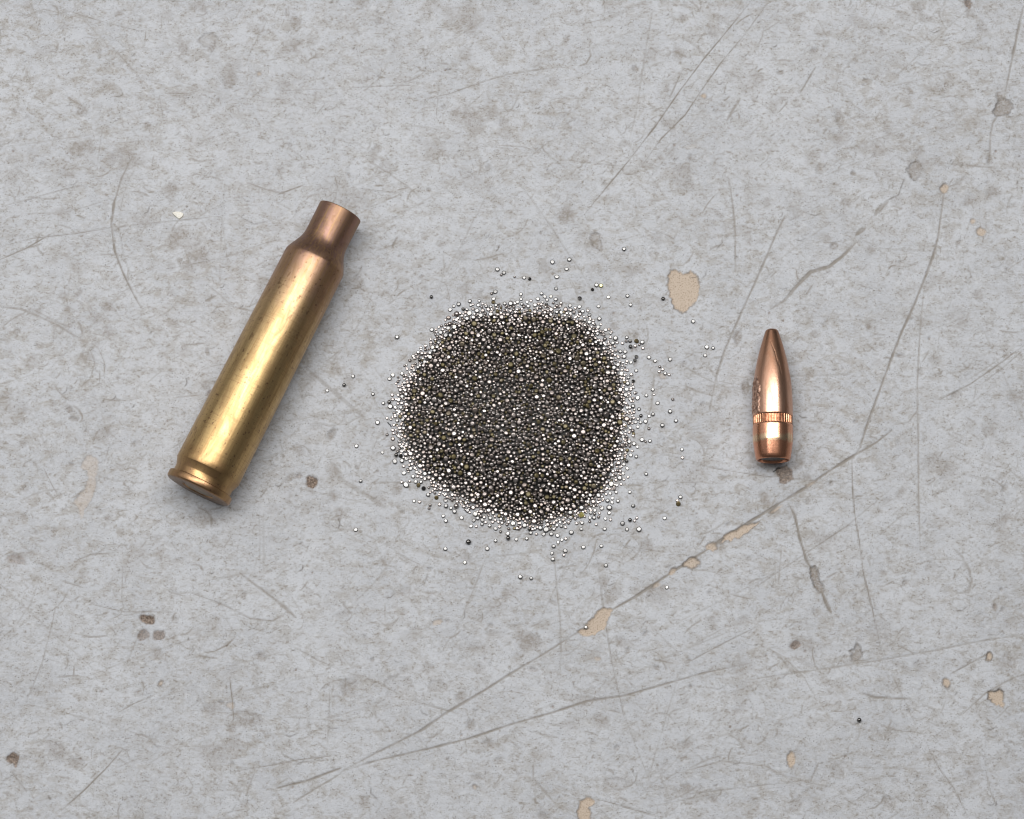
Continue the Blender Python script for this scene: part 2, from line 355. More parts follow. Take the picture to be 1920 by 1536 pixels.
def build_ground():
    grime = np.zeros((NY, NX), np.float32)
    nick_and_shade = np.zeros((NY, NX), np.float32)
    scr = np.zeros((NY, NX), np.float32)
    chip = np.zeros((NY, NX), np.float32)
    hole = np.zeros((NY, NX), np.float32)
    hgt = np.zeros((NY, NX), np.float32)
    xs = X0 + SP * np.arange(NX)
    ys = Y0 + SP * np.arange(NY)
    jit1 = fbm(NY, NX, 8, 4, 1) - 0.5
    jit2 = fbm(NY, NX, 8, 4, 2) - 0.5
    jit3 = fbm(NY, NX, 4, 2, 21) - 0.5
    jit4 = fbm(NY, NX, 4, 2, 22) - 0.5
    wear = fbm(NY, NX, 14, 4, 3)

    def window(ax, bx, ay, by, pad):
        i0 = max(int((min(ax, bx) - pad - X0) / SP), 0); i1 = min(int((max(ax, bx) + pad - X0) / SP) + 2, NX)
        j0 = max(int((min(ay, by) - pad - Y0) / SP), 0); j1 = min(int((max(ay, by) + pad - Y0) / SP) + 2, NY)
        return (slice(j0, j1), slice(i0, i1)) if i1 > i0 and j1 > j0 else None

    def stroke(pts, w, s, arr, depth=0.0, wob=0.35, taper=True):
        """pts in world cm, w = width in cm"""
        n = len(pts)
        for k in range(n - 1):
            (ax, ay), (bx, by) = pts[k], pts[k + 1]
            win = window(ax, bx, ay, by, w * 2 + 0.03)
            if win is None:
                continue
            X = xs[win[1]][None, :] + jit1[win] * w * wob
            Y = ys[win[0]][:, None] + jit2[win] * w * wob
            dx, dy = bx - ax, by - ay
            L2 = dx * dx + dy * dy + 1e-9
            t = np.clip(((X - ax) * dx + (Y - ay) * dy) / L2, 0, 1)
            d = np.hypot(X - ax - t * dx, Y - ay - t * dy)
            hw = w * 0.5 * np.clip(1.3 * wear[win] + 0.35, 0.5, 1.5)
            if taper:
                gt = (k + t) / (n - 1)
                hw = hw * (0.45 + 0.55 * np.clip(np.minimum(gt, 1 - gt) * 5, 0, 1))
            m = np.clip((hw - d) / 0.013 + 0.5, 0, 1) * np.clip(2 * hw / 0.0155, 0.3, 1)
            m = (m * s).astype(np.float32)
            arr[win] = np.maximum(arr[win], m)
            if depth:
                hgt[win] = np.minimum(hgt[win], -depth * m)

    # the scratches that can be picked out
    for pts, w, s in SCRATCH:
        p = [tuple(float(q) for q in px(u, v)) for u, v in pts]
        stroke(p, w * PX * 0.70, min(1.0, s * 1.3), scr, 0.006, wob=0.2)
        if w <= 4 and s > .42:
            stroke(p, 0.010, s * 0.5, nick_and_shade)
        if w > 4 and s > .5:     # thin dark line along the upper left of a deep gouge
            q = [(x - w * PX * 0.22, y + w * PX * 0.26) for x, y in p]
            stroke(q, 0.012, s * 0.62, nick_and_shade)
    # countless small scuffs: more and longer towards the lower half
    for k in range(6500):
        x = RNG.uniform(X0, X1); y = RNG.uniform(Y0, Y1)
        L = RNG.exponential(0.09) + 0.03
        if RNG.random() < 0.05:
            L *= 5
        a = RNG.normal(0.12, 0.55) if RNG.random() < 0.68 else RNG.uniform(0, math.pi)
        c = RNG.normal(0, 0.35)
        p = []
        for q in range(4):
            p.append((x, y))
            x += L / 3 * math.cos(a); y += L / 3 * math.sin(a); a += c
        stroke(p, RNG.uniform(0.010, 0.022), RNG.uniform(0.12, 0.85) ** 1.25, scr, 0.003)
    for k in range(1500):                     # short dark nicks
        x = RNG.uniform(X0, X1); y = RNG.uniform(Y0, Y1)
        L = RNG.exponential(0.045) + 0.02
        a = RNG.normal(0.1, 0.6)
        stroke([(x, y), (x + L / 2 * math.cos(a), y + L / 2 * math.sin(a)), (x + L * math.cos(a + .4), y + L * math.sin(a + .4))], RNG.uniform(0.009, 0.016), RNG.uniform(0.2, 0.8), nick_and_shade, 0.004)
    # random long faint lines
    for k in range(330):
        x = RNG.uniform(X0, X1); y = RNG.uniform(Y0, Y1)
        L = RNG.uniform(0.5, 2.6); a = RNG.normal(0.2, 0.5) if RNG.random() < .6 else RNG.uniform(0, math.pi)
        c = RNG.normal(0, 0.02)
        p = []
        for q in range(6):
            p.append((x, y))
            x += L / 5 * math.cos(a); y += L / 5 * math.sin(a); a += c
        stroke(p, RNG.uniform(0.011, 0.02), RNG.uniform(0.15, 0.42), scr, 0.0015)

    def blob(cx, cy, rx, ry, ang, kind, s):
        R = max(rx, ry) * 1.7 + 0.05
        win = window(cx, cx, cy, cy, R)
        if win is None:
            return
        X = xs[win[1]][None, :] - cx + jit1[win] * min(rx, ry) * 1.7
        Y = ys[win[0]][:, None] - cy + jit2[win] * min(rx, ry) * 1.7
        ca, sa = math.cos(ang), math.sin(ang)
        U = (X * ca + Y * sa) / rx
        V = (-X * sa + Y * ca) / ry
        r = np.sqrt(U * U + V * V)
        e = 0.016 / min(rx, ry)
        inside = np.clip((1 - r) / e + 0.5, 0, 1)
        soft = np.clip(1.45 - r, 0, 1)
        soft = soft * soft * (3 - 2 * soft)
        if kind == 'soft':
            grime[win] = np.maximum(grime[win], s * 0.8 * soft * (0.35 + 0.9 * wear[win]))
            hgt[win] = np.minimum(hgt[win], -0.010 * s * soft)
        elif kind == 'pit':
            grime[win] = np.maximum(grime[win], s * (0.30 * soft + 0.62 * inside * (0.55 + 0.7 * wear[win])))
            hgt[win] = np.minimum(hgt[win], -0.034 * s * np.clip(1.25 - r, 0, 1) ** 0.7)
        elif kind == 'rim':
            ring = np.clip(1 - np.abs(r - 1) / (2.0 * e), 0, 1)
            grime[win] = np.maximum(grime[win], s * (0.75 * ring * (0.2 + wear[win]) + 0.28 * inside))
            hgt[win] = np.minimum(hgt[win], -0.006 * inside)
        elif kind == 'hole':
            hole[win] = np.maximum(hole[win], s * inside)
            grime[win] = np.maximum(grime[win], 0.45 * s * soft)
            hgt[win] = np.minimum(hgt[win], -0.05 * s * np.clip(1.15 - r, 0, 1) ** 0.8)
        elif kind == 'chip':
            chip[win] = np.maximum(chip[win], s * inside)
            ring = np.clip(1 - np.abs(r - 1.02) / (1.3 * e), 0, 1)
            nick_and_shade[win] = np.maximum(nick_and_shade[win], 0.9 * s * ring * np.clip(3 * wear[win] - 0.9, 0.1, 1))  # shade of the recess, painted as a broken dark ring
            hgt[win] = np.minimum(hgt[win], -0.020 * s * inside)

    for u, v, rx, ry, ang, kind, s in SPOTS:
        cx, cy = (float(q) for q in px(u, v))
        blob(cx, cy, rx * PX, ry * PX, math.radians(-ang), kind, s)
    for k in range(640):                     # faint dabs of wear everywhere
        cx = RNG.uniform(X0, X1); cy = RNG.uniform(Y0, Y1)
        r = RNG.gamma(2.0, 0.022) + 0.02
        blob(cx, cy, r * RNG.uniform(0.8, 1.9), r, RNG.normal(0.1, 0.6), 'soft', RNG.uniform(0.15, 0.75))
    for k in range(170):
        cx = RNG.uniform(X0, X1); cy = RNG.uniform(Y0, Y1)
        r = RNG.gamma(2.0, 0.010) + 0.014
        blob(cx, cy, r * RNG.uniform(0.8, 1.6), r, RNG.uniform(0, 3), 'pit' if RNG.random() < .8 else 'rim', RNG.uniform(0.2, 0.6))
    for k in range(70):                      # specks of black grit pressed into the paint
        cx = RNG.uniform(X0, X1); cy = RNG.uniform(Y0, Y1)
        blob(cx, cy, RNG.uniform(.009, .018), RNG.uniform(.009, .014), RNG.uniform(0, 3), 'hole', RNG.uniform(.5, .9))

    def polygon(pts, s, depth):
        P = np.array(pts)
        win = window(P[:, 0].min(), P[:, 0].max(), P[:, 1].min(), P[:, 1].max(), 0.08)
        X = np.broadcast_to(xs[win[1]][None, :], jit1[win].shape) + jit3[win] * 0.05 + jit1[win] * 0.03
        Y = np.broadcast_to(ys[win[0]][:, None], jit1[win].shape) + jit4[win] * 0.05 + jit2[win] * 0.03
        dm = np.full(X.shape, 9.0); ins = np.zeros(X.shape, bool)
        for k in range(len(P)):
            (ax, ay), (bx, by) = P[k], P[(k + 1) % len(P)]
            dx, dy = bx - ax, by - ay
            t = np.clip(((X - ax) * dx + (Y - ay) * dy) / (dx * dx + dy * dy), 0, 1)
            dm = np.minimum(dm, np.hypot(X - ax - t * dx, Y - ay - t * dy))
            cr = ((ay > Y) != (by > Y)) & (X < (bx - ax) * (Y - ay) / (by - ay + 1e-12) + ax)
            ins ^= cr
        sd = np.where(ins, -dm, dm)
        m = np.clip(-sd / 0.015 + 0.5, 0, 1)
        if s > 0:
            chip[win] = np.maximum(chip[win], s * m)
        else:
            grime[win] = np.maximum(grime[win], -s * 0.8 * m * (0.45 + 0.75 * wear[win]))
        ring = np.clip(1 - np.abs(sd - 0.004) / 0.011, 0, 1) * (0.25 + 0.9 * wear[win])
        nick_and_shade[win] = np.maximum(nick_and_shade[win], 0.85 * abs(s) * ring * np.clip(3 * wear[win] - 0.8, 0.1, 1))  # recess shade painted into the colour along the outline
        hgt[win] = np.minimum(hgt[win], -0.022 * depth * np.clip(-sd / 0.02 + 0.3, 0, 1))

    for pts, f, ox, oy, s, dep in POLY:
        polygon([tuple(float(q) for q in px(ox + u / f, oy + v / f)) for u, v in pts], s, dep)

    scr *= np.clip(0.45 + 1.1 * fbm(NY, NX, 5, 3, 8), 0.4, 1.3)
    np.clip(scr, 0, 1, out=scr)
    hgt += 0.012 * (fbm(NY, NX, 55, 4, 4) - 0.5) + 0.0055 * (fbm(NY, NX, 9, 3, 5) - 0.5)
    # the sheet: fine where it is seen, coarser outwards
    ext = np.array([0.1, 0.3, 0.8, 2, 5, 12, 25, 50.0])
    gx = np.concatenate([X0 - ext[::-1], xs, xs[-1] + ext])
    gy = np.concatenate([Y0 - ext[::-1], ys, ys[-1] + ext])
    E = len(ext)
    def pad(a):
        return np.pad(a, E)
    nx, ny = len(gx), len(gy)
    co = np.empty((ny, nx, 3), np.float32)
    co[..., 0] = gx[None, :]
    co[..., 1] = gy[:, None]
    co[..., 2] = pad(hgt)
    me = bpy.data.meshes.new('ground')
    me.vertices.add(nx * ny)
    me.vertices.foreach_set('co', co.ravel())
    idx = np.arange(nx * ny, dtype=np.int32).reshape(ny, nx)
    f = np.stack([idx[:-1, :-1], idx[:-1, 1:], idx[1:, 1:], idx[1:, :-1]], -1).reshape(-1, 4)
    nf = len(f)
    me.loops.add(nf * 4)
    me.loops.foreach_set('vertex_index', f.ravel())
    me.polygons.add(nf)
    me.polygons.foreach_set('loop_start', np.arange(0, nf * 4, 4, dtype=np.int32))
    me.update()
    for nm, a in (('grime', grime), ('scratch', scr), ('chip', chip), ('hole', hole), ('nick_and_shade', nick_and_shade)):
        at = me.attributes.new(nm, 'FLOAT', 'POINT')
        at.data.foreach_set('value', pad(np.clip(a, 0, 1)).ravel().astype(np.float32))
    o = link('ground', me, ground_material())
    o['kind'] = 'structure'
    return o

build_ground()

# ------------------------------------------------------------------ lathed metal
def lathe(name, prof, mat, parent, seg=96, sharp=32.0, warp=None):
    """prof: (axial, radius) pairs along +X; warp(x, r, angle) -> (x, r)"""
    bm = bmesh.new()
    rings = []
    for x, r in prof:
        if r <= 1e-6:
            rings.append([bm.verts.new((x, 0, 0))])
            continue
        ring = []
        for k in range(seg):
            a = 2 * math.pi * k / seg
            xx, rr = (x, r) if warp is None else warp(x, r, a)
            ring.append(bm.verts.new((xx, rr * math.cos(a), rr * math.sin(a))))
        rings.append(ring)
    for A, B in zip(rings[:-1], rings[1:]):
        for k in range(seg):
            k2 = (k + 1) % seg
            if len(A) == 1 and len(B) == 1:
                continue
            if len(A) == 1:
                bm.faces.new((A[0], B[k2], B[k]))
            elif len(B) == 1:
                bm.faces.new((A[k], A[k2], B[0]))
            else:
                bm.faces.new((A[k], A[k2], B[k2], B[k]))
    bmesh.ops.recalc_face_normals(bm, faces=bm.faces)
    lim = math.radians(sharp)
    for e in bm.edges:
        if len(e.link_faces) == 2 and e.calc_face_angle(0) > lim:
            e.smooth = False
    for f in bm.faces:
        f.smooth = True
    me = bpy.data.meshes.new(name)
    bm.to_mesh(me)
    bm.free()
    return link(name, me, mat, parent)

def brass_material():
    g = NT('fired_brass')
    o = g.obj()
    sep = g.n('ShaderNodeSeparateXYZ')
    g.set(sep.inputs[0], o)
    x = sep.outputs[0]
    wob = g.math('ADD', x, g.map(g.noise(o, 3.0, 4, 0.6), 0.2, 0.8, -0.35, 0.35))
    f = g.map(wob, 0.0, 4.47)
    c = g.ramp(f, [(0.00, (0.40, 0.235, 0.13)), (0.055, (0.46, 0.29, 0.135)), (0.12, (0.57, 0.39, 0.180)), (0.40, (0.58, 0.41, 0.195)),
                   (0.62, (0.57, 0.395, 0.21)), (0.73, (0.48, 0.31, 0.20)), (0.80, (0.43, 0.265, 0.185)), (0.845, (0.25, 0.150, 0.118)), (0.89, (0.25, 0.150, 0.118)), (0.92, (0.32, 0.195, 0.155)), (1.0, (0.32, 0.192, 0.150))])
    # cloudy tarnish, fine turning marks round the case and drawn streaks along it
    tarn = g.noise(g.obj((1.8, 6, 6)), 1.0, 7, 0.7, 0.9)
    turn = g.noise(g.obj((55, 3, 3)), 1.0, 3, 0.6)
    draw = g.noise(g.obj((0.8, 34, 34)), 1.0, 4, 0.6)
    c = g.mix(g.map(tarn, 0.44, 0.62, 0, 0.50), c, (0.265, 0.165, 0.08, 1))
    c = g.mix(g.map(turn, 0.52, 0.66, 0, 0.4), c, (0.36, 0.22, 0.11, 1))
    c = g.mix(g.map(draw, 0.50, 0.64, 0, 0.55), c, (0.40, 0.25, 0.11, 1))
    spot = g.noise(o, 22, 3, 0.5)
    c = g.mix(g.map(spot, 0.64, 0.70, 0, 0.7), c, (0.17, 0.10, 0.06, 1))
    nick = g.noise(g.obj((9, 14, 14)), 1.0, 2, 0.5)
    c = g.mix(g.map(nick, 0.66, 0.69, 0, 0.5), c, (0.22, 0.13, 0.07, 1))
    c = g.mix(g.map(x, 0.001, 0.012, 0.6, 0.0), c, (0.10, 0.062, 0.04, 1))
    g.set(g.b.inputs['Base Color'], c)
    g.b.inputs['Metallic'].default_value = 1.0
    rr = g.math('ADD', g.map(tarn, 0.35, 0.65, 0.33, 0.43), g.map(f, 0.6, 0.95, 0.0, 0.08))
    g.set(g.b.inputs['Roughness'], rr)
    h = g.math('ADD', g.math('MULTIPLY', turn, 0.5), g.math('MULTIPLY', draw, 0.8))
    h = g.math('ADD', h, g.math('MULTIPLY', g.noise(o, 35, 4, 0.6), 0.7))
    g.set(g.b.inputs['Normal'], g.bump(h, 0.004, 0.30))
    return g.m

def primer_material():
    g = NT('primer_metal')
    c = g.mix(g.map(g.noise(g.obj(), 14, 4, 0.6), 0.35, 0.7), (0.50, 0.38, 0.20, 1), (0.32, 0.22, 0.11, 1))
    c = g.mix(0.55, c, (0.12, 0.08, 0.05, 1))
    g.set(g.b.inputs['Base Color'], c)
    g.b.inputs['Metallic'].default_value = 1.0
    g.b.inputs['Roughness'].default_value = 0.3
    return g.m

BRASS = brass_material()
PRIMER = primer_material()

def build_case():
    hx, hy = (float(q) for q in px(370.5, 920.5, 0.48))
    mx, my = (float(q) for q in px(638.3, 396.6, 0.45))
    yaw = math.atan2(my - hy, mx - hx)
    t = empty('cartridge_case', (hx, hy, 0.0), (0, 0, yaw))
    tag(t, 'empty bottlenecked brass cartridge case lying left of the powder heap', 'cartridge case')
    R = 0.48                                       # radius of the rim, on which the head rests
    K = math.hypot(mx - hx, my - hy) / 4.468
    drop = math.atan2(0.030, 3.65)                 # the taper tips the mouth down a little
    parts = []
    def P(name, prof, mat=BRASS, **kw):
        o = lathe(name, [(x * K, r) for x, r in prof], mat, t, **kw)
        o.location = (0, 0, R)
        o.rotation_euler = (0, drop, 0)
        parts.append(o)
        return o
    # head: base face with the primer pocket, bevelled rim
    P('rim', [(0.022, 0.228), (0.003, 0.245), (0.000, 0.262), (0.000, 0.448), (0.005, 0.464), (0.014, 0.475), (0.028, 0.482),
              (0.090, 0.482), (0.104, 0.478), (0.113, 0.465), (0.114, 0.452), (0.114, 0.4365)])
    P('primer', [(0.012, 0.0), (0.010, 0.05), (0.008, 0.15), (0.010, 0.190), (0.020, 0.212), (0.045, 0.2265)], PRIMER, seg=64)
    P('extractor_groove', [(0.1135, 0.4350), (0.140, 0.4340), (0.200, 0.4340), (0.212, 0.437), (0.296, 0.468), (0.308, 0.4738)])
    body = [(0.3085, 0.4745), (0.316, 0.4778)]
    for k in range(1, 41):
        f = k / 40
        body.append((0.316 + f * (3.615 - 0.316), 0.4778 + f * (0.4512 - 0.4778)))
    body += [(3.640, 0.4500), (3.655, 0.4470)]
    P('body', body, seg=128)
    neck = [(3.6555, 0.4464), (3.680, 0.4385), (3.72, 0.4215), (3.77, 0.3970), (3.82, 0.3720), (3.865, 0.3520), (3.905, 0.3370), (3.945, 0.3270),
            (3.985, 0.3220), (4.03, 0.3198), (4.10, 0.3190), (4.20, 0.3192), (4.28, 0.3198), (4.36, 0.3208), (4.42, 0.3215), (4.452, 0.3225)]
    neck += [(4.460, 0.3220), (4.466, 0.3190), (4.468, 0.3120), (4.465, 0.2990), (4.455, 0.2930), (4.2, 0.2900), (3.95, 0.2900), (3.65, 0.40), (3.2, 0.42)]
    P('neck', neck, seg=112)
    return t

build_case()

def copper_material():
    g = NT('copper_jacket')
    o = g.obj()
    sep = g.n('ShaderNodeSeparateXYZ')
    g.set(sep.inputs[0], o)
    x = sep.outputs[0]                             # axial: base 0 .. tip 1.89
    n1 = g.noise(g.obj((2.5, 9, 9)), 1.0, 5, 0.65, 0.5)
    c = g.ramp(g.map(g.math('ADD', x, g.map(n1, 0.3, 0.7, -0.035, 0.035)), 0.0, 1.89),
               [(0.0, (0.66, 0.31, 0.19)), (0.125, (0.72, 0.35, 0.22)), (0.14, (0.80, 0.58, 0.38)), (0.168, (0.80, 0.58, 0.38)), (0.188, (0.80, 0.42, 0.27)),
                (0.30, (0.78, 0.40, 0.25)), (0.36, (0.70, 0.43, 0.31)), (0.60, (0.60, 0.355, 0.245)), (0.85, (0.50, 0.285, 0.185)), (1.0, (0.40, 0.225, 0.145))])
    c = g.mix(g.map(n1, 0.48, 0.72, 0, 0.6), c, (0.36, 0.155, 0.08, 1))
    draw = g.noise(g.obj((1.0, 45, 45)), 1.0, 4, 0.6)
    c = g.mix(g.map(draw, 0.55, 0.75, 0, 0.4), c, (0.34, 0.15, 0.09, 1))
    blot = g.noise(g.obj((16, 16, 16)), 1.0, 4, 0.7)
    c = g.mix(g.map(blot, 0.62, 0.72, 0, 0.6), c, (0.16, 0.075, 0.05, 1))
    g.set(g.b.inputs['Base Color'], c)
    g.b.inputs['Metallic'].default_value = 1.0
    g.set(g.b.inputs['Roughness'], g.math('ADD', g.map(n1, 0.3, 0.7, 0.20, 0.32), g.map(x, 0.52, 0.70, 0.0, 0.06)))
    h = g.math('ADD', g.math('MULTIPLY', draw, 0.6), g.math('MULTIPLY', g.noise(o, 28, 4, 0.6), 0.8))
    g.set(g.b.inputs['Normal'], g.bump(h, 0.003, 0.32))
    return g.m

def lead_material():
    g = NT('lead')
    c = g.mix(g.map(g.noise(g.obj(), 20, 4, 0.6), 0.3, 0.7), (0.10, 0.10, 0.10, 1), (0.22, 0.21, 0.20, 1))
    g.set(g.b.inputs['Base Color'], c)
    g.b.inputs['Metallic'].default_value = 0.8
    g.b.inputs['Roughness'].default_value = 0.5
    return g.m

COPPER = copper_material()

def build_bullet():
    bx, by = (float(q) for q in px(1449.6, 863.5, 0.285))
    tx, ty = (float(q) for q in px(1447.2, 618, 0.285))
    yaw = math.atan2(ty - by, tx - bx)
    L = math.hypot(tx - bx, ty - by)
    t = empty('bullet', (bx, by, 0.0), (0, 0, yaw))
    tag(t, 'copper jacketed boat tail bullet with scarred side lying right of the powder heap', 'bullet')
    R = 0.2845
    K = L / 1.91
    # (distance from tip, radius) read off the photograph, smoothed with a spline
    ts = np.array([0.0, 0.09, 0.244, 0.396, 0.549, 0.70, 0.854, 1.006, 1.10, 1.205, 1.27])
    rs = np.array([0.082, 0.114, 0.159, 0.199, 0.232, 0.256, 0.2725, 0.2815, 0.2838, 0.2842, 0.2842])
    tt = np.linspace(0, 1.265, 110)
    cf = np.polyfit(ts, rs, 5)
    rr = np.polyval(cf, tt)
    rr = np.minimum(rr, 0.2842)
    gouges = [((0.20, 104), (0.36, 84)), ((0.36, 84), (0.56, 74)), ((0.50, 72), (0.70, 66))]
    def dent(x, r, a):
        # shallow gouges scored across the nose
        d = (L - x) / K
        out = r
        for (d0, a0), (d1, a1) in gouges:
            if d < min(d0, d1) - .02 or d > max(d0, d1) + .02:
                continue
            a0, a1 = math.radians(180 - a0), math.radians(180 - a1)
            ux, uy = (d1 - d0), (a1 - a0) * r
            px_, py_ = d - d0, (a - math.pi + math.pi - a0) * r
            t = max(0, min(1, (px_ * ux + py_ * uy) / (ux * ux + uy * uy)))
            q = math.hypot(px_ - t * ux, py_ - t * uy)
            if q < 0.02:
                out -= 0.0016 * math.exp(-(q / 0.008) ** 2)
        return x, out
    prof = [(L + 0.000, 0.0), (L + 0.004, 0.035), (L + 0.002, 0.058), (L - 0.006, 0.074)]
    for d, r in zip(tt, rr):
        if d > 0.018:
            prof.append((L - d * K, r))
    prof += [(L - 1.272 * K, 0.2805), (L - 1.274 * K, 0.2765)]
    def P(name, pr, mat=COPPER, **kw):
        o = lathe(name, pr, mat, t, **kw)
        o.location = (0, 0, R)
        return o
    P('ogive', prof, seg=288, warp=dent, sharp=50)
    # torn strip of jacket metal on the left flank
    def rad(d):
        return float(min(np.interp(d, tt, rr), 0.2842))
    bm = bmesh.new()
    ND, NA = 84, 34
    gridv = []
    for i in range(ND):
        row = []
        for j in range(NA):
            fd, fa = i / (ND - 1), j / (NA - 1)
            d = 0.66 + fd * (1.268 - 0.66)
            w = 0.35 + 0.65 * min(1, fd / 0.35)
            a = math.radians(14 + (fa - 0.5) * 74 * w)
            n = mnoise.noise(Vector((d * 26, a * 7, 1.3))) + 0.6 * mnoise.noise(Vector((d * 60, a * 19, 4.1)))
            e = min(fd * 5, (1 - fd) * 14, fa * 7, (1 - fa) * 7, 1.0)
            ridge = 0.006 * math.exp(-((fa - 0.86) / 0.09) ** 2) + 0.008 * math.exp(-((fa - 0.45) / 0.10) ** 2 - ((fd - 0.22) / 0.16) ** 2)
            r_ = rad(d) - 0.005 + e * (0.0085 + 0.0105 * n + 1.3 * ridge)
            row.append(bm.verts.new((L - d * K, r_ * math.cos(a), r_ * math.sin(a))))
        gridv.append(row)
    for i in range(ND - 1):
        for j in range(NA - 1):
            bm.faces.new((gridv[i][j], gridv[i][j + 1], gridv[i + 1][j + 1], gridv[i + 1][j]))
    bmesh.ops.recalc_face_normals(bm, faces=bm.faces)
    for f in bm.faces:
        f.smooth = True
    me = bpy.data.meshes.new('torn_jacket')
    bm.to_mesh(me); bm.free()
    g = NT('torn_copper')
    n1 = g.noise(g.obj((18, 26, 26)), 1.0, 5, 0.7)
    g.set(g.b.inputs['Base Color'], g.ramp(n1, [(0.36, (0.16, 0.09, 0.07)), (0.48, (0.42, 0.25, 0.18)), (0.58, (0.62, 0.42, 0.32))]))
    g.b.inputs['Metallic'].default_value = 0.9
    g.b.inputs['Roughness'].default_value = 0.42
    g.set(g.b.inputs['Normal'], g.bump(n1, 0.006, 0.5))
    o = link('torn_jacket', me, g.m, t)
    o.location = (0, 0, R)
    o['label'] = 'rough torn strip on the flank of the bullet jacket'
    # knurled cannelure: a sunk band with raised teeth
    bm = bmesh.new()
    teeth, seg = 41, 41 * 10
    x_top, x_bot = L - 1.274 * K, L - 1.402 * K
    pr = [(x_top, 0.2765, 0), (x_top - 0.004, 0.2685, 1), (x_top - 0.014, 0.2685, 1), (x_bot + 0.022, 0.2685, 1), (x_bot + 0.008, 0.2700, 1), (x_bot, 0.2790, 0)]
    rings = []
    for x, r, kk in pr:
        ring = []
        for k in range(seg):
            a = 2 * math.pi * k / seg
            w = 0.5 + 0.5 * math.cos(a * teeth)
            rad = r + kk * 0.0105 * max(0.0, min(1.0, (w - 0.45) * 2.4))
            ring.append(bm.verts.new((x, rad * math.cos(a), rad * math.sin(a))))
        rings.append(ring)
    for A, B in zip(rings[:-1], rings[1:]):
        for k in range(seg):
            k2 = (k + 1) % seg
            bm.faces.new((A[k], A[k2], B[k2], B[k]))
    bmesh.ops.recalc_face_normals(bm, faces=bm.faces)
    for e in bm.edges:
        if len(e.link_faces) == 2 and e.calc_face_angle(0) > math.radians(35):
            e.smooth = False
    for f in bm.faces:
        f.smooth = True
    me = bpy.data.meshes.new('cannelure')
    bm.to_mesh(me); bm.free()
    g = NT('rolled_copper')
    g.set(g.b.inputs['Base Color'], g.mix(g.map(g.noise(g.obj(), 24, 4, 0.6), 0.4, 0.62), (0.62, 0.33, 0.20, 1), (0.36, 0.16, 0.09, 1)))
    g.b.inputs['Metallic'].default_value = 1.0
    g.b.inputs['Roughness'].default_value = 0.36
    o = link('cannelure', me, g.m, t)
    o.location = (0, 0, R)
    xb = x_bot
    P('shank', [(xb - 0.0005, 0.2793), (xb - 0.008, 0.2835), (xb - 0.02, 0.2844), (xb - 0.12, 0.2845), (xb - 0.205, 0.2845), (xb - 0.222, 0.2840), (xb - 0.236, 0.2826)], seg=128)
    z0 = xb - 0.2365
    tail = [(z0, 0.2818), (z0 * 0.75, 0.2725), (z0 * 0.50, 0.2632), (z0 * 0.25, 0.2530), (z0 * 0.12, 0.2470), (0.020, 0.2420), (0.008, 0.2360), (0.000, 0.2260), (0.001, 0.2140), (0.010, 0.2030), (0.028, 0.1960), (0.06, 0.1930)]
    P('boat_tail', tail, seg=128)
    P('lead_core', [(0.030, 0.0), (0.031, 0.10), (0.028, 0.17), (0.034, 0.1955)], lead_material(), seg=64)
    return t

build_bullet()

# ------------------------------------------------------------------ powder grains
def grain_material(name, kind):
    g = NT(name)
    o = g.obj()
    if kind == 'stuff':
        v = g.attr('tint')
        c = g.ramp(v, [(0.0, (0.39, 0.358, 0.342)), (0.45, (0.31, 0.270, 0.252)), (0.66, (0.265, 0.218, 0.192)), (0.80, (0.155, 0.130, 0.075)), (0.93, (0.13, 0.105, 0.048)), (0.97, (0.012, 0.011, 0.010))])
        g.set(g.b.inputs['Base Color'], c)
        g.set(g.b.inputs['Metallic'], g.map(v, 0.66, 0.85, 0.95, 0.5))
        g.set(g.b.inputs['Roughness'], g.map(v, 0.0, 1.0, 0.30, 0.44))
    else:
        base, metal, rough = {'silver': ((0.215, 0.211, 0.207), .95, .28), 'dark': ((0.15, 0.143, 0.135), .95, .2),
                              'mottled': ((0.33, 0.32, 0.30), .9, .36), 'olive': ((0.15, 0.115, 0.055), .5, .35),
                              'yellow': ((0.42, 0.40, 0.22), .7, .30)}[kind]
        info = g.n('ShaderNodeObjectInfo')
        v = g.map(info.outputs['Random'], 0, 1, 0.82, 1.12)
        n = g.noise(o, 2.2 if kind != 'mottled' else 1.6, 4, 0.65)
        lo = tuple(b * (0.72 if kind != 'mottled' else 0.25) for b in base)
        c = g.mix(g.map(n, 0.42, 0.66) if kind != 'mottled' else g.map(n, 0.5, 0.58), (*base, 1), (*lo, 1))
        mul = g.n('ShaderNodeVectorMath', operation='SCALE')
        g.set(mul.inputs[0], c)
        g.set(mul.inputs[3], v)
        g.set(g.b.inputs['Base Color'], mul.outputs[0])
        g.b.inputs['Metallic'].default_value = metal
        g.b.inputs['Roughness'].default_value = rough
        g.set(g.b.inputs['Normal'], g.bump(n, 0.0015 if kind != 'mottled' else 0.006, 0.4))
    return g.m

GM = {k: grain_material('grain_' + k, k) for k in ('silver', 'dark', 'mottled', 'olive', 'yellow')}

def disc_profile(th, flat=0.72):
    return [(0.0, th), (flat * 0.6, th), (flat, th * 0.985), (0.88, th * 0.86), (0.97, th * 0.66), (1.0, th * 0.45), (0.94, th * 0.2), (0.72, 0.0), (0.0, 0.0)]

def ball_profile(n=8, sq=0.95):
    return [(math.sin(math.pi * k / n), sq * (1 + math.cos(math.pi * k / n))) for k in range(n + 1)]

